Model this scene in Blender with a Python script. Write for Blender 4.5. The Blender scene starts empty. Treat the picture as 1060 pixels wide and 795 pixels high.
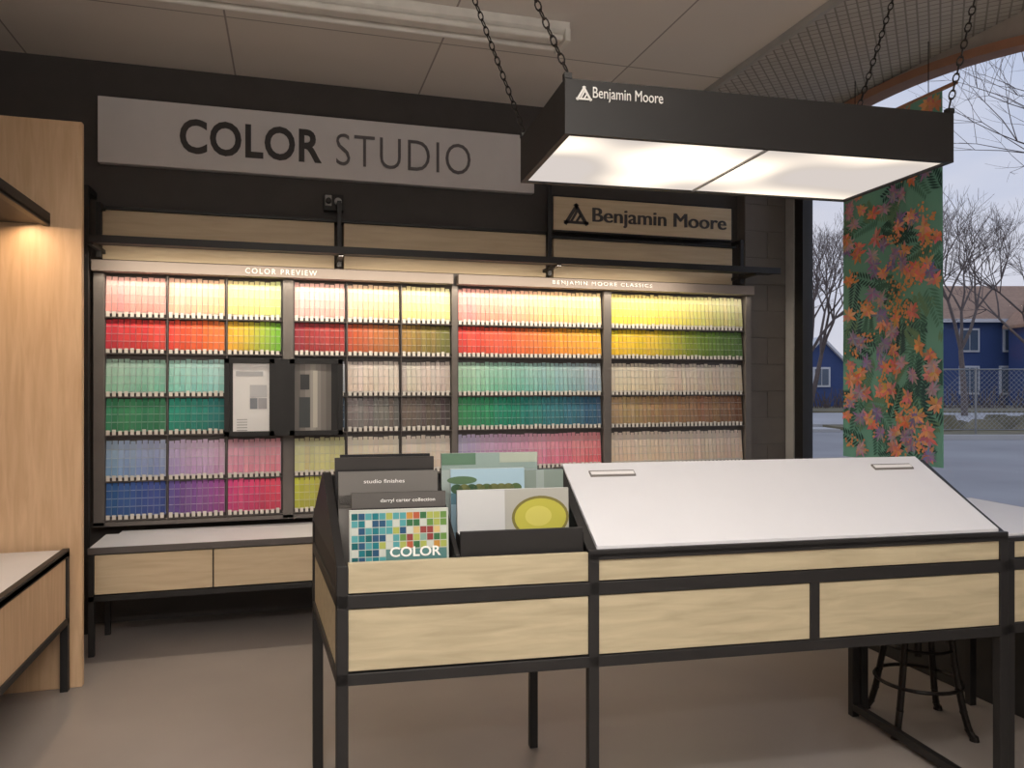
import bpy, bmesh, math, random
from mathutils import Vector, Matrix
random.seed(7)
R=math.radians
YAW=R(16.0); CH=1.5; F=800.0
cs,sn=math.cos(YAW),math.sin(YAW)
def lin(c):
    o=[]
    for v in c[:3]:
        v=max(0,min(255,v))/255.0
        o.append(v/12.92 if v<=0.04045 else ((v+0.055)/1.055)**2.4)
    return (o[0],o[1],o[2],1.0)
def xat(u,Y):           # X on a plane parallel to the back wall
    return Y*math.tan(YAW+math.atan((u-530)/F))
def zat(u,v,Y):
    X=xat(u,Y); d=sn*X+cs*Y
    return CH+(400-v)*d/F
def street(p):          # street grid outside is turned 16 deg from the shop
    r,d,z=p
    return (cs*r+sn*d, -sn*r+cs*d, z)

# ---------------------------------------------------------------- materials
def mat(name,rgb,rough=0.6,metal=0.0,var=0.08,scale=8.0,bump=0.0,spec=0.5,stretch=(1,1,1)):
    m=bpy.data.materials.new(name); m.use_nodes=True
    nt=m.node_tree; b=nt.nodes["Principled BSDF"]
    c=lin(rgb)
    tc=nt.nodes.new("ShaderNodeTexCoord"); mp=nt.nodes.new("ShaderNodeMapping")
    mp.inputs["Scale"].default_value=stretch
    n=nt.nodes.new("ShaderNodeTexNoise"); n.inputs["Scale"].default_value=scale; n.inputs["Detail"].default_value=4
    nt.links.new(tc.outputs["Object"],mp.inputs["Vector"]); nt.links.new(mp.outputs["Vector"],n.inputs["Vector"])
    r=nt.nodes.new("ShaderNodeValToRGB")
    r.color_ramp.elements[0].position=0.3; r.color_ramp.elements[1].position=0.7
    r.color_ramp.elements[0].color=(c[0]*(1-var),c[1]*(1-var),c[2]*(1-var),1)
    r.color_ramp.elements[1].color=(min(1,c[0]*(1+var)),min(1,c[1]*(1+var)),min(1,c[2]*(1+var)),1)
    nt.links.new(n.outputs["Fac"],r.inputs["Fac"]); nt.links.new(r.outputs["Color"],b.inputs["Base Color"])
    b.inputs["Roughness"].default_value=rough; b.inputs["Metallic"].default_value=metal
    b.inputs["Specular IOR Level"].default_value=spec
    if bump>0:
        bp=nt.nodes.new("ShaderNodeBump"); bp.inputs["Strength"].default_value=bump; bp.inputs["Distance"].default_value=0.01
        nt.links.new(n.outputs["Fac"],bp.inputs["Height"]); nt.links.new(bp.outputs["Normal"],b.inputs["Normal"])
    return m
def wood(name,c1,c2,stretch=(1.2,14,14),rough=0.5):
    m=bpy.data.materials.new(name); m.use_nodes=True
    nt=m.node_tree; b=nt.nodes["Principled BSDF"]
    tc=nt.nodes.new("ShaderNodeTexCoord"); mp=nt.nodes.new("ShaderNodeMapping"); mp.inputs["Scale"].default_value=stretch
    n=nt.nodes.new("ShaderNodeTexNoise"); n.inputs["Scale"].default_value=2.5; n.inputs["Detail"].default_value=8; n.inputs["Distortion"].default_value=0.6
    r=nt.nodes.new("ShaderNodeValToRGB"); r.color_ramp.elements[0].position=0.32; r.color_ramp.elements[1].position=0.68
    r.color_ramp.elements[0].color=lin(c1); r.color_ramp.elements[1].color=lin(c2)
    nt.links.new(tc.outputs["Object"],mp.inputs["Vector"]); nt.links.new(mp.outputs["Vector"],n.inputs["Vector"])
    nt.links.new(n.outputs["Fac"],r.inputs["Fac"]); nt.links.new(r.outputs["Color"],b.inputs["Base Color"])
    b.inputs["Roughness"].default_value=rough
    return m
def vcmat(name,rough=0.5):
    m=bpy.data.materials.new(name); m.use_nodes=True
    nt=m.node_tree; b=nt.nodes["Principled BSDF"]
    a=nt.nodes.new("ShaderNodeAttribute"); a.attribute_name="Col"
    nt.links.new(a.outputs["Color"],b.inputs["Base Color"]); b.inputs["Roughness"].default_value=rough
    b.inputs["Specular IOR Level"].default_value=0.25
    return m

M_char=mat("charcoal_paint",(78,74,72),0.8,var=0.06)
M_pier=mat("pier_block_paint",(112,106,102),0.8,var=0.06,bump=0.1)
M_black=mat("black_steel",(30,28,28),0.5,0.0,var=0.1)
M_dark=mat("dark_laminate",(42,40,39),0.6)
M_white=mat("white_laminate",(212,211,215),0.45,var=0.01)
M_sign=mat("sign_panel",(222,218,218),0.6,var=0.02)
M_txt=mat("dark_lettering",(66,62,62),0.6)
M_txtg=mat("grey_lettering",(105,100,102),0.6)
M_txtw=mat("white_lettering",(235,232,228),0.6)
M_grey=mat("rack_grey",(112,106,102),0.6)
M_rail=mat("rack_rail",(92,86,84),0.5)
M_head=mat("header_strip",(142,130,122),0.6,var=0.02)
M_woodA=wood("ash_wood_panel",(198,162,126),(214,180,144),(14,14,1.2))
M_woodB=wood("pale_ash_front",(170,156,128),(190,176,146),(1.2,14,14))
M_woodC=wood("display_ash",(198,176,144),(212,192,160),(1.2,14,14))
M_vc=vcmat("printed_colour_card",0.55)
M_steel=mat("galvanised_steel",(150,150,150),0.4,0.8)
M_ltile=mat("stool_metal",(44,40,38),0.4,0.6)
M_brown=mat("brown_trim",(160,116,92),0.6)
M_plast=mat("plastic_grey",(170,168,165),0.5)
M_chain=mat("chain_metal",(45,40,38),0.45,0.6)

# floor
def floor_mat():
    m=mat("polished_concrete",(150,141,135),0.34,var=0.08,scale=1.5,bump=0.02)
    return m
# ceiling tiles
def ceil_mat():
    m=bpy.data.materials.new("ceiling_tile"); m.use_nodes=True
    nt=m.node_tree; b=nt.nodes["Principled BSDF"]
    tc=nt.nodes.new("ShaderNodeTexCoord"); mp=nt.nodes.new("ShaderNodeMapping")
    mp.inputs["Location"].default_value=(0.35,0.3,0)
    br=nt.nodes.new("ShaderNodeTexBrick"); br.offset=0.0
    br.inputs["Scale"].default_value=1.0; br.inputs["Mortar Size"].default_value=0.006; br.inputs["Mortar Smooth"].default_value=0.2
    br.inputs["Brick Width"].default_value=1.22; br.inputs["Row Height"].default_value=1.22
    br.inputs["Color1"].default_value=lin((228,221,212)); br.inputs["Color2"].default_value=lin((222,215,206)); br.inputs["Mortar"].default_value=lin((160,153,146))
    nt.links.new(tc.outputs["Object"],mp.inputs["Vector"]); nt.links.new(mp.outputs["Vector"],br.inputs["Vector"])
    nt.links.new(br.outputs["Color"],b.inputs["Base Color"]); b.inputs["Roughness"].default_value=0.9
    return m
def lattice_mat():
    m=bpy.data.materials.new("lattice_ceiling"); m.use_nodes=True
    nt=m.node_tree; b=nt.nodes["Principled BSDF"]
    tc=nt.nodes.new("ShaderNodeTexCoord"); mp=nt.nodes.new("ShaderNodeMapping")
    mp.inputs["Rotation"].default_value=(0,0,R(45))
    br=nt.nodes.new("ShaderNodeTexBrick"); br.offset=0.0
    br.inputs["Scale"].default_value=1.0; br.inputs["Mortar Size"].default_value=0.005
    br.inputs["Brick Width"].default_value=0.055; br.inputs["Row Height"].default_value=0.055
    br.inputs["Color1"].default_value=lin((190,186,180)); br.inputs["Color2"].default_value=lin((180,176,170)); br.inputs["Mortar"].default_value=lin((140,136,130))
    nt.links.new(tc.outputs["Object"],mp.inputs["Vector"]); nt.links.new(mp.outputs["Vector"],br.inputs["Vector"])
    nt.links.new(br.outputs["Color"],b.inputs["Base Color"]); b.inputs["Roughness"].default_value=0.8
    return m

# ---------------------------------------------------------------- mesh builder
class MB:
    def __init__(s,xf=None):
        s.v=[];s.f=[];s.m=[];s.c=[];s.mats=[];s.xf=xf
    def mi(s,m):
        if m not in s.mats: s.mats.append(m)
        return s.mats.index(m)
    def add(s,pts,faces,m,col=None):
        b=len(s.v)
        for p in pts: s.v.append(s.xf(p) if s.xf else tuple(p))
        i=s.mi(m)
        for f in faces:
            s.f.append([b+k for k in f]); s.m.append(i); s.c.append(col or (1,1,1,1))
    def quad(s,a,b,c,d,m,col=None): s.add([a,b,c,d],[(0,1,2,3)],m,col)
    def poly(s,pts,m,col=None): s.add(pts,[tuple(range(len(pts)))],m,col)
    def box(s,x0,x1,y0,y1,z0,z1,m,col=None):
        p=[(x0,y0,z0),(x1,y0,z0),(x1,y1,z0),(x0,y1,z0),(x0,y0,z1),(x1,y0,z1),(x1,y1,z1),(x0,y1,z1)]
        s.add(p,[(0,3,2,1),(4,5,6,7),(0,1,5,4),(1,2,6,5),(2,3,7,6),(3,0,4,7)],m,col)
    def prism(s,A,B,m,col=None):   # A,B matching outlines
        n=len(A); fs=[tuple(range(n))[::-1],tuple(range(n,2*n))]
        for i in range(n): fs.append((i,(i+1)%n,n+(i+1)%n,n+i))
        s.add(list(A)+list(B),fs,m,col)
    def tube(s,p0,p1,r0,r1,m,n=6,col=None,cap=True):
        p0=Vector(p0);p1=Vector(p1);d=(p1-p0)
        if d.length<1e-6:return
        d.normalize(); a=d.orthogonal().normalized(); b=d.cross(a)
        A=[p0+(a*math.cos(2*math.pi*k/n)+b*math.sin(2*math.pi*k/n))*r0 for k in range(n)]
        B=[p1+(a*math.cos(2*math.pi*k/n)+b*math.sin(2*math.pi*k/n))*r1 for k in range(n)]
        s.prism(A,B,m,col)
    def torus(s,c,Rr,r,m,axis=(0,0,1),N=24,n=6,stretch=None):
        c=Vector(c);ax=Vector(axis).normalized();a=ax.orthogonal().normalized();b=ax.cross(a)
        if stretch:
            sv=Vector(stretch[0]).normalized(); k=stretch[1]
        P=[];Fc=[]
        for i in range(N):
            th=2*math.pi*i/N; e=a*math.cos(th)+b*math.sin(th)
            for j in range(n):
                ph=2*math.pi*j/n
                p=e*(Rr+r*math.cos(ph))+ax*(r*math.sin(ph))
                if stretch: p=p+sv*(p.dot(sv)*(k-1))
                P.append(c+p)
        for i in range(N):
            for j in range(n):
                Fc.append((i*n+j,((i+1)%N)*n+j,((i+1)%N)*n+(j+1)%n,i*n+(j+1)%n))
        s.add(P,Fc,m)
    def finish(s,name,bevel=0,smooth=False,recalc=True):
        me=bpy.data.meshes.new(name); me.from_pydata([tuple(p) for p in s.v],[],s.f)
        for m in s.mats: me.materials.append(m)
        me.polygons.foreach_set("material_index",s.m)
        ca=me.color_attributes.new("Col",'FLOAT_COLOR','CORNER')
        k=0
        dat=[]
        for i,f in enumerate(s.f):
            for _ in f: dat.extend(s.c[i])
        ca.data.foreach_set("color",dat)
        if recalc:
            bm=bmesh.new(); bm.from_mesh(me); bmesh.ops.recalc_face_normals(bm,faces=bm.faces); bm.to_mesh(me); bm.free()
        if smooth:
            me.polygons.foreach_set("use_smooth",[True]*len(me.polygons))
        o=bpy.data.objects.new(name,me); bpy.context.collection.objects.link(o)
        if bevel>0:
            b=o.modifiers.new("bevel",'BEVEL'); b.width=bevel; b.segments=2; b.limit_method='ANGLE'
        return o
def child(o,p):
    o.parent=p; o.matrix_parent_inverse=p.matrix_world.inverted()
def text(name,body,loc,width,height,m,rot=(R(90),0,0),bold=0.0,ext=0.002,parent=None,spacing=1.0):
    cu=bpy.data.curves.new(name,'FONT'); cu.body=body; cu.size=1; cu.offset=bold; cu.extrude=0; cu.space_character=spacing
    cu.resolution_u=4
    o=bpy.data.objects.new(name,cu); bpy.context.collection.objects.link(o); cu.materials.append(m)
    bpy.context.view_layer.update()
    bb=[Vector(c) for c in o.bound_box]
    x0=min(c.x for c in bb);x1=max(c.x for c in bb);y0=min(c.y for c in bb);y1=max(c.y for c in bb)
    sx=width/(x1-x0); sy=height/(y1-y0)
    o.scale=(sx,sy,1); o.rotation_euler=rot
    off=Matrix.Rotation(rot[2],4,'Z')@Matrix.Rotation(rot[1],4,'Y')@Matrix.Rotation(rot[0],4,'X')@Vector((x0*sx,y0*sy,0))
    o.location=Vector(loc)-off
    cu.extrude=ext
    bpy.context.view_layer.update()
    if parent: child(o,parent)
    return o

# ================================================================ ROOM SHELL
YB=5.42; XR=3.80; XL=-1.95; YF=-2.6; ZC=3.56
b=MB(); b.box(XL-.1,XR+.1,YF-.1,YB+.1,-0.12,0,floor_mat()); b.finish("floor")
b=MB(); b.box(XL-.1,XR+.1,YF-.1,YB+.1,ZC,ZC+.1,ceil_mat()); b.finish("ceiling")
b=MB(); b.box(2.79,XR-.002,YF,YB,ZC-.035,ZC-.001,lattice_mat()); b.box(2.76,2.79,YF,YB,ZC-.04,ZC-.001,M_plast); b.finish("ceiling_lattice_panel")
b=MB(); b.box(XL,XR+.12,YB,YB+.12,0,ZC,M_char); b.finish("wall_back")
b=MB(); b.box(XL-.12,XL,YF,YB+.12,0,ZC,M_char); b.finish("wall_left")
b=MB(); b.box(XL-.12,XR+.12,YF-.12,YF,0,ZC,mat("front_paint",(170,165,160),0.8)); b.finish("wall_front")
# concrete block pier between rack and window
xp=xat(772,5.3)
b=MB()
n=17
for i in range(n):
    z0=i*ZC/n; z1=(i+1)*ZC/n-.008
    off=0.2 if i%2 else 0.0
    xs=[xp]+[xp+off+.2*k for k in range(1,3)]+[XR]
    xs=sorted(set([x for x in xs if x<XR-.02]+[XR]))
    for k in range(len(xs)-1): b.box(xs[k]+.002,xs[k+1]-.002,5.31,YB-.001,z0,z1,M_pier)
b.box(xp,XR,5.316,YB-.001,0,ZC,M_pier)
b.finish("wall_pier",0.002)
# right wall with arched opening
def arch(Y): return 3.50-(Y-4.4)**2/10.7
Y0w,Y1w=0.9,5.2; ZS=0.78
b=MB(); Mw=mat("window_wall_paint",(165,156,148),0.8)
b.box(XR,XR+.15,YF,YB+.12,0,ZS,Mw)
b.box(XR,XR+.15,YF,Y0w,ZS,ZC,Mw); b.box(XR,XR+.15,Y1w,YB+.12,ZS,ZC,M_char)
N=28
for i in range(N):
    a=Y0w+(Y1w-Y0w)*i/N; c=Y0w+(Y1w-Y0w)*(i+1)/N
    b.prism([(XR,a,arch(a)),(XR,c,arch(c)),(XR,c,ZC),(XR,a,ZC)],[(XR+.15,a,arch(a)),(XR+.15,c,arch(c)),(XR+.15,c,ZC),(XR+.15,a,ZC)],Mw)
b.finish("wall_right")
b=MB()
for i in range(N):
    a=Y0w+(Y1w-Y0w)*i/N; c=Y0w+(Y1w-Y0w)*(i+1)/N
    b.prism([(XR-.03,a,arch(a)-.04),(XR-.03,c,arch(c)-.04),(XR-.03,c,arch(c)+.012),(XR-.03,a,arch(a)+.012)],
            [(XR+.1,a,arch(a)-.04),(XR+.1,c,arch(c)-.04),(XR+.1,c,arch(c)),(XR+.1,a,arch(a))],M_brown)
b.finish("trim_1")
b=MB()
b.box(XR-.01,XR+.08,5.10,5.2,ZS,arch(5.15),M_black)
b.box(XR-.02,XR+.0,5.2,5.30,ZS,arch(5.2),M_plast)
b.box(XR+.0,XR+.08,Y0w,5.2,ZS,ZS+.045,M_plast)
b.box(XR+.0,XR+.08,Y0w,Y0w+.06,ZS,arch(Y0w),M_black)
b.box(XR+.02,XR+.07,2.35,2.41,ZS,arch(2.4),M_black)
gl=bpy.data.materials.new("window_glass"); gl.use_nodes=True
nt=gl.node_tree; nt.nodes.clear(); o_=nt.nodes.new("ShaderNodeOutputMaterial"); t_=nt.nodes.new("ShaderNodeBsdfTransparent"); g_=nt.nodes.new("ShaderNodeBsdfGlossy"); g_.inputs["Roughness"].default_value=0.02
mx=nt.nodes.new("ShaderNodeMixShader"); fr=nt.nodes.new("ShaderNodeFresnel"); fr.inputs["IOR"].default_value=1.15
nt.links.new(fr.outputs[0],mx.inputs[0]); nt.links.new(t_.outputs[0],mx.inputs[1]); nt.links.new(g_.outputs[0],mx.inputs[2]); nt.links.new(mx.outputs[0],o_.inputs[0])
pts=[(XR+.05,Y0w,ZS+.04),(XR+.05,Y1w,ZS+.04)]+[(XR+.05,Y1w-(Y1w-Y0w)*i/N,arch(Y1w-(Y1w-Y0w)*i/N)) for i in range(N+1)]
b.poly(pts,gl)
b.finish("window_1",recalc=False)
# bench / sill under the window
b=MB(); b.box(3.14,XR-.001,1.2,4.70,.72,.775,mat("sill_grey",(160,160,164),0.4)); b.box(3.18,XR-.001,1.25,4.68,0,.72,M_dark)
b.finish("window_bench",.004)

# ================================================================ LEFT UNIT
b=MB()
b.box(XL+.001,-1.0,4.30,4.34,0,2.82,M_woodA)
b.finish("wood_side_panel",.003)
b=MB()   # shelf on left wall
b.box(XL+.002,-1.17,1.2,4.298,2.31,2.345,M_black)
b.box(XL+.002,-1.14,1.2,4.298,2.30,2.312,M_dark)
b.box(-1.17,-1.14,1.2,4.298,2.29,2.355,M_black)
b.finish("wall_shelf",.002)
b=MB()   # low table on left
x1=-1.05
b.box(XL+.02,x1,1.4,4.28,.665,.69,M_black)
b.box(XL+.05,x1-.03,1.43,4.25,.69,.698,M_white)
b.box(x1-.03,x1,1.4,4.28,.66,.70,M_black)
b.box(x1-.025,x1-.008,1.45,4.24,.36,.66,M_woodA)
b.box(XL+.05,x1-.03,1.45,4.24,.37,.66,M_dark)
b.box(x1-.035,x1,1.4,4.28,.33,.362,M_black)
for yy in (1.4,4.245):
    for xx in (XL+.02,x1-.035): b.box(xx,xx+.035,yy,yy+.035,0,.67,M_black)
b.finish("display_table",.002)

# ================================================================ COLOUR CHIP RACK
YP=5.30
zr=[2.19,1.925,1.70,1.675,1.43,1.19,1.165,0.905,0.665]
cols=[(110,172),(175,233),(236,291),(305,357),(360,413),(416,466),(474,622),(632,768)]
G={ # band-> per column (rowA list, rowB list)
0:[([(238,160,158),(240,150,140)],[(198,50,62),(220,72,62)]),
   ([(242,170,150),(244,190,140)],[(220,66,52),(230,120,56)]),
   ([(246,214,130),(200,215,120)],[(236,166,50),(110,176,60)]),
   ([(236,170,162),(238,166,156)],[(146,48,56),(170,60,56)]),
   ([(238,190,156),(240,200,140)],[(186,84,56),(166,110,62)]),
   ([(236,210,134),(212,208,140)],[(160,120,62),(108,112,58)]),
   ([(236,134,132),(242,160,134),(248,190,120),(246,214,134)],[(210,64,60),(222,90,62),(236,140,56),(240,180,64)]),
   ([(246,220,84),(240,216,90),(218,215,110),(212,208,150)],[(240,192,50),(206,180,56),(112,140,56),(86,116,66)])],
1:[([(156,208,180),(126,196,170)],[(62,142,98),(52,126,90)]),
   ([(126,204,188),(146,208,208)],[(38,142,118),(46,126,126)]),
   ([(120,170,190),(130,160,190)],[(50,100,130),(50,84,120)]),
   ([(150,180,200),(180,190,200)],[(70,94,120),(90,100,120)]),
   ([(220,204,188),(214,200,184)],[(138,132,128),(106,102,100)]),
   ([(208,194,180),(200,186,174)],[(106,94,88),(74,68,68)]),
   ([(150,200,166),(116,192,164),(128,184,184),(150,174,192)],[(66,150,96),(36,136,106),(56,124,134),(66,96,132)]),
   ([(232,216,186),(224,208,182),(220,202,180),(212,192,170)],[(184,158,120),(174,140,104),(154,116,88),(124,92,72)])],
2:[([(134,174,216),(142,158,210)],[(56,98,160),(66,80,150)]),
   ([(176,158,216),(218,166,210)],[(100,82,152),(166,82,148)]),
   ([(240,164,194),(246,148,166)],[(206,66,126),(226,76,102)]),
   ([(232,226,160),(212,210,134)],[(198,194,76),(146,150,76)]),
   ([(230,214,184),(224,208,182)],[(170,152,116),(150,130,106)]),
   ([(220,204,184),(212,196,178)],[(142,124,104),(120,102,92)]),
   ([(168,160,206),(204,142,186),(236,132,156),(242,116,122)],[(90,80,140),(150,70,120),(190,64,94),(200,64,70)]),
   ([(246,222,192),(240,214,184),(234,208,184),(230,202,182)],[(196,152,108),(186,142,108),(168,124,98),(150,114,90)])]}
def grad(L,t):
    if len(L)==1: return L[0]
    k=t*(len(L)-1); i=min(int(k),len(L)-2); f=k-i
    return tuple(L[i][j]*(1-f)+L[i+1][j]*f for j in range(3))
b=MB()
X0=xat(98,YP); X1=xat(774,YP)
b.box(X0,X1,YP+.02,YP+.119,.64,2.29,M_rail)
for ci,(ua,ub) in enumerate(cols):
    xa,xb=xat(ua,YP),xat(ub,YP)
    nchip=max(10,round((xb-xa)/.0330)); pitch=(xb-xa)/nchip
    for band in range(3):
        for row in range(2):
            zt=zr[band*3+row]-.006; zb=zr[band*3+row+1]+.008
            for k in range(nchip):
                base=grad(G[band][ci][row],(k+.5)/nchip)
                j=random.uniform(-7,7)
                base=tuple(c+j+random.uniform(-4,4) for c in base)
                xc=xa+pitch*k; w=pitch*.86
                H=zt-zb; lab=.13*H; dz=random.uniform(-.005,.005)
                # white card edge showing between neighbouring strips
                e0=.62 if row==0 else .40
                bk=tuple(c*(1-e0)+236*e0 for c in base)
                b.quad((xc,YP+.0095,zt-.02),(xc+pitch,YP+.0095,zt-.02),(xc+pitch,YP-.012,zb+.02),(xc,YP-.012,zb+.02),M_vc,lin(bk))
                ns=4
                for q in range(ns):
                    f0=q/ns; f1=(q+1)/ns
                    za=zt+(dz if q==0 else 0)-(H-lab)*f0; zc=zt-(H-lab)*f1
                    ya=YP+.006-.024*f0; yc=YP+.006-.024*f1
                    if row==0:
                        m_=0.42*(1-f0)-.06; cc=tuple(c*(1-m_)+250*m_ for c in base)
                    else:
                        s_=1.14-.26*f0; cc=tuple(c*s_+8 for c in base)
                    b.quad((xc,ya,za),(xc+w,ya,za),(xc+w,yc,zc),(xc,yc,zc),M_vc,lin(cc))
                    if q: b.quad((xc,ya-.0012,za+.003),(xc+w,ya-.0012,za+.003),(xc+w,ya-.0012,za-.002),(xc,ya-.0012,za-.002),M_vc,lin(tuple(min(255,c*.5+120) for c in cc)))
                yc=YP-.019
                b.quad((xc+.002,yc,zb+lab+dz),(xc+w*.8,yc,zb+lab+dz),(xc+w*.8,yc,zb),(xc+.002,yc,zb),M_vc,lin((238,232,222)))
            b.box(xa-.008,xb+.008,YP-.024,YP+.018,zb-.008,zb,M_rail)
    b.box(xa-.010,xa-.002,YP-.022,YP+.02,.65,2.20,M_rail)
for (ua,ub) in [(98,109),(293,303.5),(467,472.5),(623.5,631),(769.5,775)]:
    b.box(xat(ua,YP),xat(ub,YP),YP-.034,YP+.118,.64,2.20,M_grey)
b.box(X0,X1,YP-.034,YP+.118,.635,.660,M_grey)
rack=b.finish("color_chip_rack",recalc=False)
b=MB()
b.box(X0,xat(467,YP)-.002,YP-.09,YP+.018,2.205,2.272,M_head); b.box(xat(472,YP),X1,YP-.09,YP+.018,2.205,2.272,M_head)
hd=b.finish("rack_header",.002); child(hd,rack)
yh=YP-.092
text("header_lettering_a","COLOR PREVIEW",(xat(254,yh),yh,2.222),xat(328,yh)-xat(254,yh),.034,M_txtw,parent=rack,spacing=1.3)
text("header_lettering_b","BENJAMIN MOORE CLASSICS",(xat(572,yh),yh,2.222),xat(675,yh)-xat(572,yh),.034,M_txtw,parent=rack,spacing=1.3)
# left black post
b=MB(); b.box(X0-.045,X0-.012,5.20,5.235,0,2.72,M_black); b.box(X0-.045,X0-.012,5.235,YB-.001,2.68,2.72,M_black)
# wood fascia boards
for (ua,ub,zt) in [(106,346,2.60),(356,565,2.60),(573,758,2.575)]:
    b.box(xat(ua,5.32),xat(ub,5.32),5.32,YB-.001,2.292,zt,M_woodC)
    b.box(xat(ua,5.32)-.02,xat(ub,5.32)+.02,5.30,YB-.001,zt,zt+.02,M_black)
# ledge
LX0,LX1=-1.125,3.50
b.box(LX0,LX1,4.98,5.12,2.345,2.370,M_black)
b.box(LX0,LX1,4.965,4.99,2.335,2.380,M_black)
for u,zt in ((103,2.62),(351,2.72),(568,2.98),(766,2.62)):
    x=xat(u,5.22); b.box(x-.014,x+.014,5.19,5.22,2.285,zt,M_black); b.box(x-.014,x+.014,4.99,YB-.001,2.322,2.347,M_black)
    b.box(x-.014,x+.014,5.22,5.32,zt-.03,zt,M_black)
b.finish("display_ledge",.002)
# brand sign
sx0,sx1=xat(571,5.25),xat(758,5.25)
b=MB(); b.box(sx0,sx1,5.25,5.30,2.615,2.875,M_black); b.box(sx0+.012,sx1-.012,5.243,5.27,2.626,2.863,M_woodC)
b.box(sx0+.3,sx0+.34,5.30,YB-.001,2.7,2.8,M_black); b.box(sx1-.34,sx1-.3,5.30,YB-.001,2.7,2.8,M_black)
def tri_logo(b,fn,x,z,w,h,m):
    t=w*.13
    def bar(p,q,th):
        d=Vector((q[0]-p[0],q[1]-p[1])); d.normalize(); n_=Vector((-d.y,d.x))*th
        pts=[(p[0],p[1]),(q[0],q[1]),(q[0]+n_.x,q[1]+n_.y),(p[0]+n_.x,p[1]+n_.y)]
        b.prism([fn(a,c,0) for a,c in pts],[fn(a,c,1) for a,c in pts],m)
    A=(x,z);B=(x+w/2,z+h);C=(x+w,z)
    bar(B,A,t);bar(C,B,t);bar(A,C,t*.8)
    bar((x+w*.5,z+h*.66),(x+w*.25,z+h*.12),t*.7)
    bar((x+w*.66,z+h*.5),(x+w*.46,z+h*.12),t*.7)
tri_logo(b,lambda a,c,k:(a,5.243-.004*k,c),sx0+.09,2.675,.19,.15,M_txt)
sg=b.finish("brand_sign",0)
for dxx in (0,.004,.008):
    text("brand_lettering","Benjamin Moore",(sx0+.31+dxx,5.240-dxx*.05,2.665),sx1-sx0-.375,.135,M_txt,parent=sg,ext=.002)
# COLOR STUDIO sign
b=MB(); yb=5.36
b.box(xat(101,yb),xat(553,yb),yb,YB-.001,2.905,3.32,M_sign)
sg=b.finish("wall_sign",.003)
text("lettering_color","COLOR",(xat(186,yb),yb-.003,3.0),xat(333,yb)-xat(186,yb),.225,M_txt,bold=.024,parent=sg,spacing=1.05)
text("lettering_studio","STUDIO",(xat(348,yb),yb-.003,3.0),xat(487,yb)-xat(348,yb),.215,M_txtg,bold=-.010,parent=sg,spacing=1.08)
# small wall box
b=MB(); x=xat(345,5.38); b.box(x-.065,x+.065,5.36,YB-.001,2.69,2.80,M_dark); b.box(x-.055,x-.012,5.345,5.36,2.72,2.79,M_plast); b.tube((x+.03,5.34,2.75),(x+.03,5.36,2.75),.025,.025,M_plast,12); b.tube((x-.033,5.32,2.75),(x-.033,5.36,2.75),.018,.022,M_dark,12)
b.finish("emergency_light",.002)
# twin screen holder mounted on rack
ys=5.14
b=MB()
xa,xb=xat(232,ys),xat(355,ys); za,zb=zat(232,371,ys),zat(232,452,ys)
b.box(xa,xb,ys+.012,ys+.05,zb,za,M_black)
b.box(xa+.05,xb-.05,ys+.05,5.262,zb+.05,za-.05,M_dark)
def fr4(x0,x1,z0,z1,w): 
    b.box(x0,x1,ys,ys+.013,z1-w,z1,M_black);b.box(x0,x1,ys,ys+.013,z0,z0+w,M_black);b.box(x0,x0+w,ys,ys+.013,z0,z1,M_black);b.box(x1-w,x1,ys,ys+.013,z0,z1,M_black)
xm0,xm1=xat(284,ys),xat(300,ys)
fr4(xa,xm0,zb,za,.03);fr4(xm1,xb,zb,za,.03)
b.box(xm0,xm1,ys+.004,ys+.02,zb,za,M_black)
def card(x0,x1,z0,z1,c,k=0): b.quad((x0,ys+.0105-.001*k,z0),(x1,ys+.0105-.001*k,z0),(x1,ys+.0105-.001*k,z1),(x0,ys+.0105-.001*k,z1),M_vc,lin(c))
H=za-zb
px0,px1=xat(241,ys),xat(280,ys)
card(px0,px1,zb+.03,za-.03,(240,240,240))
W=px1-px0
card(px0+.08*W,px0+.8*W,za-.11,za-.08,(186,188,192),1)
card(px0+.45*W,px0+.9*W,zb+.5*H,zb+.66*H,(200,202,206),1)
card(px0+.45*W,px0+.65*W,zb+.35*H,zb+.49*H,(140,146,154),1)
card(px0+.67*W,px0+.9*W,zb+.35*H,zb+.49*H,(175,175,180),1)
for k in range(5): card(px0+.1*W,px0+.38*W,zb+.07*H+k*.035*H,zb+.08*H+k*.035*H,(170,170,172),1)
px0,px1=xat(305,ys),xat(343,ys); W=px1-px0
for k in range(7):
    f=k/7; card(px0+W*f,px0+W*(f+1/7),zb+.03,za-.03,(170-18*abs(k-3),166-18*abs(k-3),160-17*abs(k-3)))
card(px0+.12*W,px0+.42*W,zb+.1*H,zb+.5*H,(80,84,86),1); card(px0+.5*W,px0+.62*W,zb+.1*H,zb+.85*H,(200,196,186),1)
card(px0+.15*W,px0+.4*W,zb+.6*H,zb+.8*H,(70,72,74),1)
b.finish("color_preview_screen",recalc=False)
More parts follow.
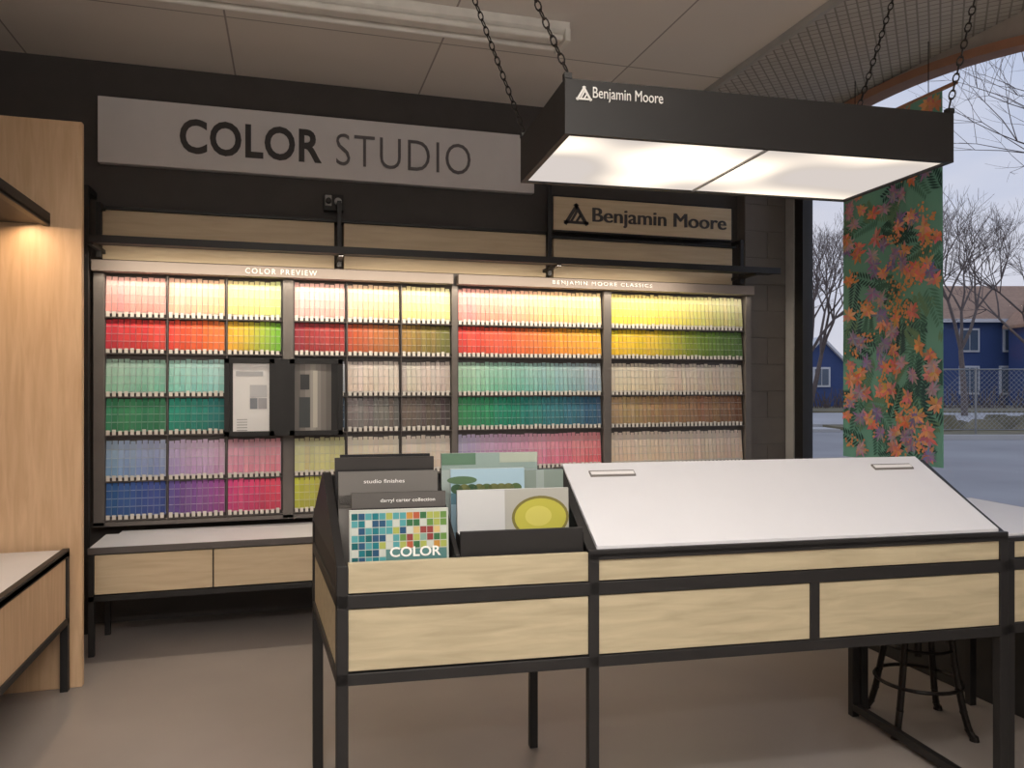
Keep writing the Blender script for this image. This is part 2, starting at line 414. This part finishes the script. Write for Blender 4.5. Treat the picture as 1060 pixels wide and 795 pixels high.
# base cabinet
b=MB(); CX0=xat(91,4.75); CX1=3.05; cy=4.75
b.box(CX0,CX1,cy,5.19,.575,.602,M_white); b.box(CX0+.07,CX1,5.19,5.29,.575,.602,M_white); b.box(CX0,CX1,cy-.012,cy+.004,.57,.606,M_rail)
b.box(CX0+.03,CX1-.03,cy+.02,5.18,.33,.575,M_dark)
dx=xat(222,cy)-CX0-.035
x=CX0+.032
while x<CX1-.1:
    b.box(x,min(x+dx-.008,CX1-.03),cy,cy+.02,.345,.562,M_woodC); x+=dx
b.box(CX0,CX1,cy,cy+.03,.305,.337,M_black); b.box(CX0+.07,CX1,5.25,5.28,.305,.337,M_black)
for xx in (CX0,CX0+1.45,CX0+2.9,CX1-.03):
    for yy in (cy,5.15): b.box(xx,xx+.03,yy,yy+.03,0,.575,M_black)
b.finish("base_cabinet",.002)

# ================================================================ CENTRE COUNTER
L=2.30; D=.85
es=Vector((.9971,-.076)); et=Vector((.076,.9971))
O=Vector((.139,2.30))-es*.010
def C(p):
    s_,t_,z=p
    if s_<.76: s_=s_-.13*t_*(1-s_/.76)
    q=O+es*s_+et*t_
    return (q.x,q.y,z)
T=.034; H2=D/2
b=MB(C)
S2=.765   # middle leg
ends=[0,S2,L-T]
for s0 in ends:
    for t0 in (0,D-T): b.box(s0,s0+T,t0,t0+T,0,.975,M_black)
for zz0,zz1 in ((.625,.66),(.85,.89)):
    for t0 in (0,D-T): b.box(0,L,t0,t0+T,zz0,zz1,M_black)
    for s0 in ends: b.box(s0,s0+T,T,D-T,zz0,zz1,M_black)
b.box(L-T,L,T,D-T,.03,.06,M_black)
b.box(T,L-T,T,D-T,.645,.658,M_dark)
for (t0,t1) in ((.006,.024),(D-.024,D-.006)):
    b.box(T,S2,t0,t1,.665,.846,M_woodB)
    b.box(T,S2,t0,t1,.893,.982,M_woodB)
    b.box(S2+T,1.53,t0,t1,.663,.847,M_woodB)
    b.box(1.565,L-T,t0,t1,.663,.847,M_woodB)
    b.box(1.53,1.565,t0-.004 if t0<.1 else t0,t1 if t0<.1 else t1+.004,.655,.855,M_black)
    b.box(S2+T,L-T,t0,t1,.893,.968,M_woodB)
for s0,s1 in ((.006,.024),(L-.024,L-.006)):
    b.box(s0,s1,T,D-T,.66,.85,M_woodB)
    b.box(s0,s1,T,D-T,.89,.975,M_dark)
for s0,s1 in ((0,.026),(S2,S2+T),(L-T,L)):
    P=[(0,.975),(D,.975),(H2+.012,1.205),(H2-.012,1.205)]
    b.prism([(s0,t,z) for t,z in P],[(s1,t,z) for t,z in P],M_black)
b.box(S2,L,0,.02,.966,.990,M_black); b.box(S2,L,D-.02,D,.966,.990,M_black)
def slope(t): return .988+(1.212-.988)*(t/H2)
for sg in (0,1):
    f=(lambda t:t) if sg==0 else (lambda t:D-t)
    A=[(S2+.03,.012,slope(.012)),(L-.03,.012,slope(.012)),(L-.03,H2,slope(H2)),(S2+.03,H2,slope(H2))]
    b.prism([(s_,f(t),z-.012) for s_,t,z in A],[(s_,f(t),z+.006) for s_,t,z in A],M_white)
    b.prism([(s_,f(t),z-.03) for s_,t,z in [(S2,.0,slope(0)),(L,.0,slope(0)),(L,H2,slope(H2)),(S2,H2,slope(H2))]],
            [(s_,f(t),z-.008) for s_,t,z in [(S2,.0,slope(0)),(L,.0,slope(0)),(L,H2,slope(H2)),(S2,H2,slope(H2))]],M_black)
b.box(.02,S2,H2-.01,H2+.01,.66,1.195,M_black)
for (a,c) in ((.02,H2),(D-.02,H2)):
    b.prism([(.352,a,.66),(.352,c,.66),(.352,c,1.20),(.352,a,.99)],[(.366,a,.66),(.366,c,.66),(.366,c,1.20),(.366,a,.99)],M_black)
b.box(.026,S2,.02,.03,.66,.975,M_dark)
b.box(.372,S2-.006,.045,.055,.80,1.055,M_black); b.box(.372,S2-.006,.115,.121,.80,1.02,M_black); b.box(.372,.378,.05,.12,.8,1.04,M_black)
b.box(S2-.012,S2-.002,.05,.12,.8,1.04,M_black)
counter=b.finish("display_counter",.0018)
def on_slope(s_,t,e=.008):
    return C((s_,t,slope(t)+e))
for (s0,s1) in ((.88,1.05),(2.03,2.20)):
    b=MB(); t0,t1=.345,.372
    pts=[(s0,t0),(s1,t0),(s1,t1),(s0,t1)]
    b.prism([on_slope(a,c,.006) for a,c in pts],[on_slope(a,c,.012) for a,c in pts],M_grey)
    pts=[(s0+.004,t0+.004),(s1-.004,t0+.004),(s1-.004,t1-.008),(s0+.004,t1-.008)]
    b.prism([on_slope(a,c,.011) for a,c in pts],[on_slope(a,c,.014) for a,c in pts],M_sign)
    o=b.finish("pull_handle"); child(o,counter)

# brochures
def brochure(s0,s1,t,zt,base,draw=None,name="paint_brochure",lean=.05,zb=.70,th=.012):
    def P(u,w,k=0):
        return C((s0+(s1-s0)*u, t+lean*w-.0012*k, zb+(zt-zb)*w))
    b=MB()
    b.prism([P(0,0),P(1,0),P(1,1),P(0,1)],[P(0,0,-th/.0012),P(1,0,-th/.0012),P(1,1,-th/.0012),P(0,1,-th/.0012)],M_vc,lin(base))
    def R_(u0,u1,w0,w1,c,k=1): b.quad(P(u0,w0,k),P(u1,w0,k),P(u1,w1,k),P(u0,w1,k),M_vc,lin(c))
    def disc(u,w,ru,rw,c,k=2): b.poly([P(u+ru*math.cos(a*math.pi/16),w+rw*math.sin(a*math.pi/16),k) for a in range(32)],M_vc,lin(c))
    if draw: draw(R_,disc,P)
    o=b.finish(name,recalc=False)
    return o,P
YC=math.atan2(es.y,es.x)
def txt_on(o,P,body,u,w,width,height,m,bold=0.01):
    p=P(u,w,2.5); text("cover_lettering",body,p,width,height,m,rot=(R(84),0,YC),bold=bold,ext=.0003,parent=o)
def d_color(R_,disc,P):
    R_(0,1,.0,1,(180,184,176))
    pal=[(20,90,95),(30,112,122),(80,148,152),(40,78,110),(56,104,66),(100,136,68),(160,168,86),(184,134,62),(170,88,60),(136,62,58),(196,172,116),(126,158,146)]
    for i in range(14):
        for j in range(9):
            if i<4: c=pal[(i*3+j*2)%4]
            elif i<8: c=random.choice(pal[2:7])
            else: c=random.choice(pal[4:12])
            if random.random()<.08: c=(190,194,186)
            R_(.02+.069*i,.02+.069*i+.063,.52+.0515*j,.52+.0515*j+.046,c,1.5)
    R_(.36,.98,.60,.72,(84,124,122),1.8)
o,P=brochure(.045,.340,.045,1.125,(215,215,210),d_color,lean=.03)
txt_on(o,P,"COLOR",.40,.665,.155,.030,M_txtw,.02)
o,P=brochure(.06,.345,.115,1.168,(70,66,64),lambda R_,d,P:(R_(0,1,.9,1,(92,88,85)),R_(0,1,.84,.895,(52,48,47))),lean=.03)
txt_on(o,P,"darryl carter collection",.3,.93,.17,.014,M_txtw,.005)
o,P=brochure(.03,.335,.20,1.225,(120,116,112),lambda R_,d,P:(R_(0,1,.8,1,(112,108,104)),R_(0,1,.78,.86,(78,74,70))),lean=.03)
txt_on(o,P,"studio finishes",.25,.93,.13,.012,M_txtw,.005)
brochure(.03,.34,.30,1.262,(40,38,38),lambda R_,d,P:(R_(0,1,.93,1,(58,54,52)),),lean=.03)
brochure(.05,.335,.355,1.268,(34,34,36),lean=.02)
def d_circ(R_,disc,P):
    R_(0,1,.5,1,(196,196,196)); R_(.42,1,.5,1,(170,168,160),1.4)
    disc(.74,.80,.26,.150,(120,112,60),2); disc(.74,.80,.235,.132,(182,176,74),3); disc(.72,.81,.12,.07,(200,192,98),4)
brochure(.385,.745,.135,1.165,(205,205,205),d_circ,lean=.03)
def d_land(R_,disc,P):
    R_(0,1,.5,1,(140,166,180)); R_(0,1,.85,1,(160,186,200),1.5); R_(0,1,.78,.85,(80,112,124),2)
    for i in range(9): disc(.08+.1*i,.875,.08,.03,random.choice([(60,86,60),(80,100,60),(110,114,70)]),3)
    disc(.15,.93,.2,.025,(84,110,80),3)
    R_(.1,.6,.70,.78,(120,160,180),3)
    disc(.75,.75,.2,.04,(120,96,60),4)
brochure(.38,.62,.22,1.225,(190,196,200),d_land,lean=.03)
brochure(.625,.756,.24,1.215,(120,140,150),lambda R_,d,P:(R_(0,1,.5,1,(128,140,132)),R_(.3,.5,.5,1,(150,160,156),2)),lean=.03)
brochure(.37,.69,.33,1.268,(166,178,174),lambda R_,d,P:(R_(0,1,.9,1,(146,164,158)),R_(0,.35,.93,1,(96,126,104),2),R_(.6,1,.94,1,(176,184,168),2)),lean=.03)

# neighbouring unit to the right
b=MB(C); s0=L+.012; s1=L+.62
for a in (s0,s1-T):
    for t0 in (.02,D-T): b.box(a,a+T,t0,t0+T,0,.95,M_black)
for z0,z1 in ((.625,.66),(.85,.89)):
    for t0 in (.02,D-T): b.box(s0,s1,t0,t0+T,z0,z1,M_black)
    for a in (s0,s1-T): b.box(a,a+T,T,D-T,z0,z1,M_black)
for (t0,t1) in ((.024,.04),(D-.024,D-.006)):
    b.box(s0+T,s1-T,t0,t1,.663,.847,M_woodB); b.box(s0+T,s1-T,t0,t1,.893,.95,M_woodB)
b.box(s0,s1,.02,D,.95,.965,M_black); b.box(s0+.02,s1-.02,.04,D-.02,.965,.975,M_white)
b.box(s0+T,s1-T,T,D-T,.645,.658,M_dark)
b.finish("side_counter",.0018)

# ================================================================ STOOL
def stool(cx,cy):
    b=MB(); n=4
    zs=.60
    b.tube((cx,cy,zs-.018),(cx,cy,zs),.155,.162,M_ltile,28); b.tube((cx,cy,zs),(cx,cy,zs+.012),.162,.15,M_ltile,28)
    b.torus((cx,cy,zs-.03),.148,.009,M_ltile,N=28)
    b.torus((cx,cy,.20),.175,.008,M_ltile,N=32)
    b.torus((cx,cy,.36),.145,.007,M_ltile,N=32)
    b.tube((cx,cy,.30),(cx,cy,zs-.01),.016,.016,M_ltile,10)
    for k in range(n):
        a=R(25+90*k); e=Vector((math.cos(a),math.sin(a),0)); c=Vector((cx,cy,0))
        prof=[(.11,zs-.02),(.125,.5),(.138,.4),(.150,.3),(.168,.2),(.186,.11),(.206,.04),(.225,.008)]
        for i in range(len(prof)-1):
            b.tube(c+e*prof[i][0]+Vector((0,0,prof[i][1])),c+e*prof[i+1][0]+Vector((0,0,prof[i+1][1])),.014,.014,M_ltile,8)
            if i: b.tube(c+e*(prof[i][0]-.004)+Vector((0,0,prof[i][1]-.008)),c+e*(prof[i][0]+.004)+Vector((0,0,prof[i][1]+.008)),.0142,.0142,M_ltile,8)
        f=c+e*.228; b.tube((f.x,f.y,0),(f.x,f.y,.02),.020,.016,M_ltile,10)
    b.finish("metal_stool")
stool(2.685,2.81)

# ================================================================ HANGING LIGHT BOX
LO=Vector((.82,2.262)); lx=Vector((.9983,-.058)); ly=Vector((.058,.9983)); LL=1.42; LD=.60; z0,z1=2.286,2.458
def LB(p): q=LO+lx*p[0]+ly*p[1]; return (q.x,q.y,p[2])
em=bpy.data.materials.new("light_diffuser"); em.use_nodes=True
nt=em.node_tree; nt.nodes.clear()
out=nt.nodes.new("ShaderNodeOutputMaterial"); e=nt.nodes.new("ShaderNodeEmission")
tc=nt.nodes.new("ShaderNodeTexCoord"); n=nt.nodes.new("ShaderNodeTexNoise"); n.inputs["Scale"].default_value=2.6; n.inputs["Detail"].default_value=0
r=nt.nodes.new("ShaderNodeValToRGB"); r.color_ramp.elements[0].position=.35; r.color_ramp.elements[0].color=(1,.90,.84,1); r.color_ramp.elements[1].position=.65; r.color_ramp.elements[1].color=(1,.86,.68,1)
mr=nt.nodes.new("ShaderNodeMapRange"); mr.interpolation_type='SMOOTHSTEP'; mr.inputs[1].default_value=.40; mr.inputs[2].default_value=.75; mr.inputs[3].default_value=.70; mr.inputs[4].default_value=1.9
nt.links.new(tc.outputs["Object"],n.inputs["Vector"]); nt.links.new(n.outputs["Fac"],r.inputs["Fac"]); nt.links.new(n.outputs["Fac"],mr.inputs[0])
nt.links.new(r.outputs["Color"],e.inputs["Color"]); nt.links.new(mr.outputs[0],e.inputs["Strength"]); nt.links.new(e.outputs[0],out.inputs[0])
b=MB(LB)
b.box(0,LL,0,.02,z0,z1,M_black);b.box(0,LL,LD-.02,LD,z0,z1,M_black);b.box(0,.02,.02,LD-.02,z0,z1,M_black);b.box(LL-.02,LL,.02,LD-.02,z0,z1,M_black)
b.box(.02,LL-.02,.02,LD-.02,z1-.02,z1-.004,M_black)
b.box(LL*.5-.006,LL*.5+.006,.02,LD-.02,z0+.001,z0+.02,M_plast)
b.box(.02,LL-.02,.02,LD-.02,z0+.006,z0+.016,em)
for (a,c) in ((.01,.01),(LL-.01,.01),(.01,LD-.01),(LL-.01,LD-.01)):
    b.box(a-.012,a+.012,c-.012,c+.012,z1,z1+.018,M_black)
tri_logo(b,lambda a,c,k:(a,-.002-.002*k,c),.035,z1-.064,.052,.044,M_txtw)
lb=b.finish("hanging_light_box",0)
text("brand_lettering",  "Benjamin Moore",LB((.09,-.003,z1-.066)),.235,.045,M_txtw,rot=(R(90),0,math.atan2(lx.y,lx.x)),bold=0,ext=.001,parent=lb)
def cam2w(r_,d_,z): return Vector((cs*r_+sn*d_,-sn*r_+cs*d_,z))
def chain(p,q,name="suspension_chain"):
    b=MB(); p=Vector(p);q=Vector(q);d=(q-p);Ln=d.length;d.normalize(); step=.030; N=int(Ln/step); step=Ln/N
    a=d.orthogonal().normalized(); c=d.cross(a)
    for i in range(N):
        b.torus(p+d*(step*(i+.5)),.0095,.0026,M_chain,axis=(a if i%2 else c),N=10,n=5,stretch=(d,1.75))
    b.tube(q+Vector((0,0,-.03)),q,.012,.02,M_chain,8)
    b.finish(name,smooth=True)
zt=z1+.024
chain(LB((.01,LD-.01,zt)),cam2w(-.36,2.95,ZC)); chain(LB((.01,.01,zt)),cam2w(-.30,2.42,ZC))
chain(LB((LL-.01,LD-.01,zt)),cam2w(1.74,3.26,ZC)); chain(LB((LL-.01,.01,zt)),cam2w(1.79,2.73,ZC-.036))

# ceiling fluorescent strip (off)
Mf=mat("fixture_white",(236,232,224),.5)
def strip(x0,x1,y,zc=ZC,name="fluorescent_fixture"):
    b=MB()
    b.box(x0,x1,y-.09,y+.09,zc-.05,zc-.001,Mf)
    b.prism([(x0,y-.09,zc-.05),(x0,y+.09,zc-.05),(x0,y+.03,zc-.085),(x0,y-.03,zc-.085)],[(x1,y-.09,zc-.05),(x1,y+.09,zc-.05),(x1,y+.03,zc-.085),(x1,y-.03,zc-.085)],Mf)
    for dy in (-.07,.07): b.tube((x0+.04,y+dy,zc-.085),(x1-.04,y+dy,zc-.085),.018,.018,Mf,10)
    for xx in (x0,x1-.03): b.box(xx,xx+.03,y-.1,y+.1,zc-.11,zc-.04,Mf)
    if zc<ZC:
        for xx in (x0+.3,x1-.3): b.tube((xx,y,zc),(xx,y,ZC),.006,.006,M_chain,6)
    b.finish(name,.002)
strip(-.92,1.52,4.2)
strip(-1.2,1.4,0.4,2.95,"fill_pendant"); strip(-1.2,1.4,-1.4,2.95,"fill_pendant")  # added out of view behind the camera, housings for the fill lights
def area(name,loc,rot,sx,sy,w,col,spread=180):
    l=bpy.data.lights.new(name,'AREA'); l.shape='RECTANGLE'; l.size=sx; l.size_y=sy; l.energy=w; l.color=col; l.spread=R(spread)
    o=bpy.data.objects.new(name,l); o.location=loc; o.rotation_euler=rot; bpy.context.collection.objects.link(o); return o
WC=(1,.965,.92)
area("fill_lamp_a",(.1,.4,2.83),(0,0,0),2.4,.2,64,WC)  # downward pair of added fill lights, raises the room's ambient level
area("fill_lamp_b",(.1,-1.4,2.83),(0,0,0),2.4,.2,72,WC)
area("fill_uplight_a",(.1,.4,2.97),(R(180),0,0),2.4,.16,86,WC)  # upward pair of added fill lights, brightens the ceiling
area("fill_uplight_b",(.1,-1.4,2.97),(R(180),0,0),2.4,.16,66,WC)
area("ledge_led_strip",((LX0+2.85)/2,4.985,2.325),(R(10),0,0),2.85-LX0-.1,.03,26,(1,.87,.70))
area("rack_led_strip",((X0+X1)/2,5.225,2.198),(0,0,0),X1-X0-.05,.02,5,(1,.85,.66))
area("shelf_led_strip",(-1.24,3.5,2.292),(0,R(-8),0),.04,1.5,9,(1,.72,.46))

# ================================================================ BANNER
bx=3.60
def BN(p): y,z,k=p; return (bx+.012*math.sin(y*11+.4*z)-.0015*k,y,z)
by0,by1=3.587,4.40; bz0,bz1=1.03,3.20
b=MB(BN)
NS=16
for i in range(NS):
    a=by0+(by1-by0)*i/NS;c=by0+(by1-by0)*(i+1)/NS
    for j in range(4):
        q0=bz0+(bz1-bz0)*j/4;q1=bz0+(bz1-bz0)*(j+1)/4
        b.quad((a,q0,0),(c,q0,0),(c,q1,0),(a,q1,0),M_vc,lin((108,162,146)))
rnd=random.Random(3)
def ok(y,z): return by0+.004<y<by1-.004 and bz0+.004<z<bz1-.004
def leaf(y,z,a,Ln,w,c,k):
    d=(math.cos(a),math.sin(a)); nn=(-d[1],d[0])
    pts=[(0,0),(.3,.8),(.6,1),(1,0),(.6,-1),(.3,-.8)]
    P=[(y+d[0]*Ln*u+nn[0]*w*v,z+d[1]*Ln*u+nn[1]*w*v,k) for u,v in pts]
    P=[(min(max(p[0],by0+.002),by1-.002),min(max(p[1],bz0+.002),bz1-.002),p[2]) for p in P]
    b.poly(P,M_vc,lin(c))
for i in range(110):
    y=rnd.uniform(by0,by1);z=rnd.uniform(bz0,bz1);a=rnd.uniform(0,6.28);k=1+rnd.random()
    col=rnd.choice([(50,84,80),(66,110,98),(82,130,114),(48,80,84),(104,140,112)])
    Ln=rnd.uniform(.14,.26)
    for q in range(10):
        f=q/10; yy=y+math.cos(a)*Ln*f; zz=z+math.sin(a)*Ln*f
        if ok(yy,zz):
            for sgn in (-1,1): leaf(yy,zz,a+sgn*.9,.075*(1-f*.5),.007,col,k)
for i in range(170):
    y=rnd.uniform(by0+.03,by1-.03);z=rnd.uniform(bz0+.03,bz1-.03);k=3+rnd.random()*2
    kind=rnd.random()
    if kind<.42:
        col=rnd.choice([(212,140,110),(204,128,104),(216,152,122),(200,132,124)])
        for q in range(9): leaf(y,z,q*.7+rnd.random()*.3,rnd.uniform(.03,.08),.011,tuple(c+rnd.uniform(-24,24) for c in col),k+.1*q)
    elif kind<.76:
        col=rnd.choice([(148,132,160),(168,144,160),(184,150,158),(134,126,164)])
        for q in range(12): leaf(y,z,q*.52,rnd.uniform(.03,.08),.008,tuple(c+rnd.uniform(-20,20) for c in col),k+.1*q)
    else:
        for q in range(18):
            yy=y+rnd.gauss(0,.03);zz=z+rnd.gauss(0,.03)
            if ok(yy,zz) and ok(yy+.012,zz+.012) and ok(yy-.012,zz-.012): b.poly([(yy+.008*math.cos(t*.785),zz+.008*math.sin(t*.785),k+.5) for t in range(8)],M_vc,lin((216,150,100)))
b.xf=None
b.tube((bx,by0-.10,bz1+.01),(bx,by1+.10,bz1+.01),.012,.012,M_brown,10)
for yy in (by0+.1,by1-.1): b.tube((bx,yy,bz1+.01),(bx,yy,ZC-.036),.003,.003,M_chain,6)
b.finish("tropical_banner",recalc=False)

# ================================================================ OUTSIDE
M_road=mat("asphalt",(150,148,148),.85,var=.12,scale=.35,stretch=(1,1,1))
M_walk=mat("sidewalk",(186,183,180),.85,var=.05,scale=1)
M_lot=mat("parking_lot",(176,174,174),.85,var=.08,scale=.3)
M_grass=mat("winter_grass",(122,114,90),.95,var=.3,scale=.8)
M_blue=mat("blue_siding",(62,82,132),.7,var=.05)
M_roof=mat("shingle_roof",(164,134,114),.9,var=.12,scale=3)
M_trim=mat("white_trim",(225,225,228),.6,var=.01)
M_wg=mat("house_window",(90,104,124),.2,var=.1)
M_bark=mat("bark",(104,92,88),.9,var=.2)
b=MB(street); b.box(-60,160,-40,200,-.30,-.16,M_road)
b.finish("ground")
b=MB(street)
b.box(5.2,70,7.4,9.0,-.16,-.06,M_walk)                       # near walk
b.box(8,11.9,28,29.5,-.16,-.05,M_walk)
b.box(12,80,24.0,24.25,-.16,-.01,M_walk)                     # far kerb
b.finish("sidewalk")
b=MB(street); b.box(8,90,31.5,47,-.16,-.10,M_lot); b.box(8,90,31.2,31.5,-.16,-.02,M_walk); b.finish("parking_area")
b=MB(street); b.box(12.5,70,24.3,31.1,-.16,-.04,M_grass); b.box(10,120,47,120,-.16,0.0,M_grass); b.finish("lawn")
b=MB(street)   # dirt / brush bank behind the fence
rn=random.Random(8)
for i in range(60):
    r=rn.uniform(14.5,24); d=rn.uniform(26.5,29)
    hgt=rn.uniform(.15,.5); w_=rn.uniform(.4,.9)
    base=[(r+w_*math.cos(k*.785),d+w_*.6*math.sin(k*.785),-.04) for k in range(8)]
    top=[(r+w_*.45*math.cos(k*.785),d+w_*.3*math.sin(k*.785),hgt) for k in range(8)]
    b.prism(base,top,M_grass)
b.finish("dirt_bank")
def win(b,r0,r1,z0,z1,d):
    b.box(r0-.15,r1+.15,d-.12,d,z0-.15,z1+.15,M_trim); b.box(r0,(r0+r1)/2-.04,d-.16,d-.05,z0,z1,M_wg); b.box((r0+r1)/2+.04,r1,d-.16,d-.05,z0,z1,M_wg)
b=MB(street); r0,r1,d0,d1=21.6,24.9,58,63
b.box(r0,r1,d0,d1,0,3.4,M_blue)
P=[(r0,3.4),(r1,3.4),((r0+r1)/2,5.0)]
b.prism([(a,d0,z) for a,z in P],[(a,d1,z) for a,z in P],M_blue)
for sgn in (0,1):
    e_=(r0-.3,3.25) if sgn==0 else (r1+.3,3.25); t_=((r0+r1)/2,5.25)
    b.prism([(e_[0],d0-.3,e_[1]),(t_[0],d0-.3,t_[1]),(t_[0],d0-.3,t_[1]-.25),(e_[0],d0-.3,e_[1]-.25)],[(e_[0],d1+.3,e_[1]),(t_[0],d1+.3,t_[1]),(t_[0],d1+.3,t_[1]-.25),(e_[0],d1+.3,e_[1]-.25)],M_trim)
win(b,22.7,23.7,1.6,2.8,d0); b.finish("garden_shed")
def house(name,r0,r1,d0,d1,ze,zr_,ridge_r=True,wins=()):
    b=MB(street); b.box(r0,r1,d0,d1,0,ze,M_blue)
    dm=(d0+d1)/2; rm=(r0+r1)/2; o_=.5
    if ridge_r:
        A=[(d0-o_,ze-.1),(dm,zr_),(d1+o_,ze-.1)]
        b.prism([(r0-o_,a,z) for a,z in A],[(r1+o_,a,z) for a,z in A],M_roof)
        b.box(r0-o_,r1+o_,d0-o_-.1,d0-o_+.05,ze-.3,ze-.02,M_trim)
    else:
        A=[(r0,ze),(rm,zr_),(r1,ze)]
        b.prism([(a,d0,z) for a,z in A],[(a,d1,z) for a,z in A],M_blue)
        for e_ in ((r0-o_,ze-.35),(r1+o_,ze-.35)):
            b.prism([(e_[0],d0-o_,e_[1]),(rm,d0-o_,zr_+.25),(rm,d0-o_,zr_),(e_[0],d0-o_,e_[1]-.25)],[(e_[0],d1,e_[1]),(rm,d1,zr_+.25),(rm,d1,zr_),(e_[0],d1,e_[1]-.25)],M_roof)
    for w in wins: win(b,*w,d0)
    b.box(rm-.5,rm+.5,d0-.1,d0,0,2.2,M_trim)
    return b.finish(name)
house("blue_house",34.5,48,62,72,6.9,10.2,True,((36,37.3,4.4,6),(36,37.3,1,3),(39.5,41,4.4,6),(39.2,41.4,1,3),(44,45.6,4.4,6)))
house("blue_house",39.2,43.6,56,61,6.6,9.2,False,((40.6,42.2,4.2,5.8),(40.6,42.2,1,3)))
house("blue_house",15,19.5,84,92,5.5,8.5,True,((16,17.2,3.2,4.6),))
# fence
b=MB(street); df=25; r=12.6; M_f=M_steel
while r<24: b.tube((r,df,-.04),(r,df,2.1),.035,.035,M_f,6); r+=2.4
b.tube((12.6,df,2.05),(24,df,2.05),.025,.025,M_f,6); b.tube((12.6,df,.1),(24,df,.1),.02,.02,M_f,6)
r=10.6
while r<24:
    for sgn in (1,-1):
        a0,a1=(r,r+2.0) if sgn==1 else (r+2.0,r)
        if min(a0,a1)>=12.6 and max(a0,a1)<=24: b.tube((a0,df,.1),(a1,df,2.05),.007,.007,M_f,3)
    r+=.16
b.finish("chain_link_fence")
# trees
def tree(name,r,d,h,seed,spread=.5,depth=6,trunk=.2,sub=3,tk=.62,zg=0):
    rn=random.Random(seed); b=MB()
    def grow(p,dr,ln,rad,lv):
        q=p
        for i in range(2):
            dr=(dr+Vector((rn.gauss(0,.1),rn.gauss(0,.1),rn.gauss(0,.05)))).normalized()
            n_=q+dr*ln*.5; b.tube(q,n_,rad*(1-.15*i),rad*(.85-.15*i),M_bark,5 if lv>2 else 3,cap=False); q=n_
        if lv==0:return
        for k in range(sub):
            ax=Vector((rn.gauss(0,1),rn.gauss(0,1),rn.gauss(0,.35))).normalized()
            nd=(dr+ax*spread*rn.uniform(.7,1.4)+Vector((0,0,.12))).normalized()
            grow(q,nd,ln*rn.uniform(.66,.82),rad*tk,lv-1)
    p=Vector(street((r,d,zg)))
    grow(p,Vector((0,0,1)),h*.3,trunk,depth)
    return b.finish(name,recalc=False)
tree("bare_tree",17.6,46,11.5,1,.55,6,.17,tk=.58,zg=-.10)
tree("bare_tree",20.0,52,12.5,2,.5,6,.19,tk=.58)
tree("bare_tree",22.4,70,14,3,.55,5,.2)
tree("bare_tree",24.6,42,12.0,4,.6,6,.18,tk=.58,zg=-.10)
tree("bare_tree",28.5,55,14.5,9,.6,6,.18,tk=.58)
tree("bare_tree",34.5,50,13,12,.6,6,.18,tk=.58)
tree("bare_tree",11.0,12.0,8.8,5,.7,6,.10,tk=.56,zg=-.16)
b=MB(street); rn=random.Random(5)
for i in range(420):
    r=rn.uniform(14,45); d=rn.uniform(53,55); h=rn.uniform(.5,1.6)
    b.tube((r,d,0),(r+rn.gauss(0,.4),d,h),.05,.02,M_bark,3)
b.finish("brush_hedge",recalc=False)

# ================================================================ WORLD
w=bpy.data.worlds.new("overcast_sky"); bpy.context.scene.world=w; w.use_nodes=True
nt=w.node_tree; bg=nt.nodes["Background"]
tc=nt.nodes.new("ShaderNodeTexCoord"); sp=nt.nodes.new("ShaderNodeSeparateXYZ"); nt.links.new(tc.outputs["Generated"],sp.inputs[0])
r=nt.nodes.new("ShaderNodeValToRGB"); r.color_ramp.elements[0].position=0.0; r.color_ramp.elements[0].color=lin((208,208,218)); r.color_ramp.elements[1].position=.45; r.color_ramp.elements[1].color=lin((176,190,220))
n=nt.nodes.new("ShaderNodeTexNoise"); n.inputs["Scale"].default_value=3; n.inputs["Detail"].default_value=5
mp=nt.nodes.new("ShaderNodeMapping"); mp.inputs["Scale"].default_value=(1,1,3); nt.links.new(tc.outputs["Generated"],mp.inputs[0]); nt.links.new(mp.outputs[0],n.inputs["Vector"])
mx=nt.nodes.new("ShaderNodeMix"); mx.data_type='RGBA'
mr=nt.nodes.new("ShaderNodeMapRange"); mr.inputs[1].default_value=.45; mr.inputs[2].default_value=.7; mr.inputs[4].default_value=.6
nt.links.new(sp.outputs["Z"],r.inputs["Fac"]); nt.links.new(n.outputs["Fac"],mr.inputs[0]); nt.links.new(mr.outputs[0],mx.inputs["Factor"])
nt.links.new(r.outputs["Color"],mx.inputs[6]); mx.inputs[7].default_value=lin((224,222,228))
nt.links.new(mx.outputs[2],bg.inputs["Color"]); bg.inputs["Strength"].default_value=1.08

# ================================================================ CAMERA
cam=bpy.data.cameras.new("camera"); co=bpy.data.objects.new("camera",cam); bpy.context.collection.objects.link(co)
co.location=(0,0,CH); co.rotation_euler=(R(90),0,-YAW); cam.sensor_width=36; cam.lens=36*F/1060; cam.shift_y=2.5/1060; cam.clip_end=500
bpy.context.scene.camera=co
bpy.context.scene.view_settings.view_transform='Standard'
bpy.context.scene.view_settings.look='None'
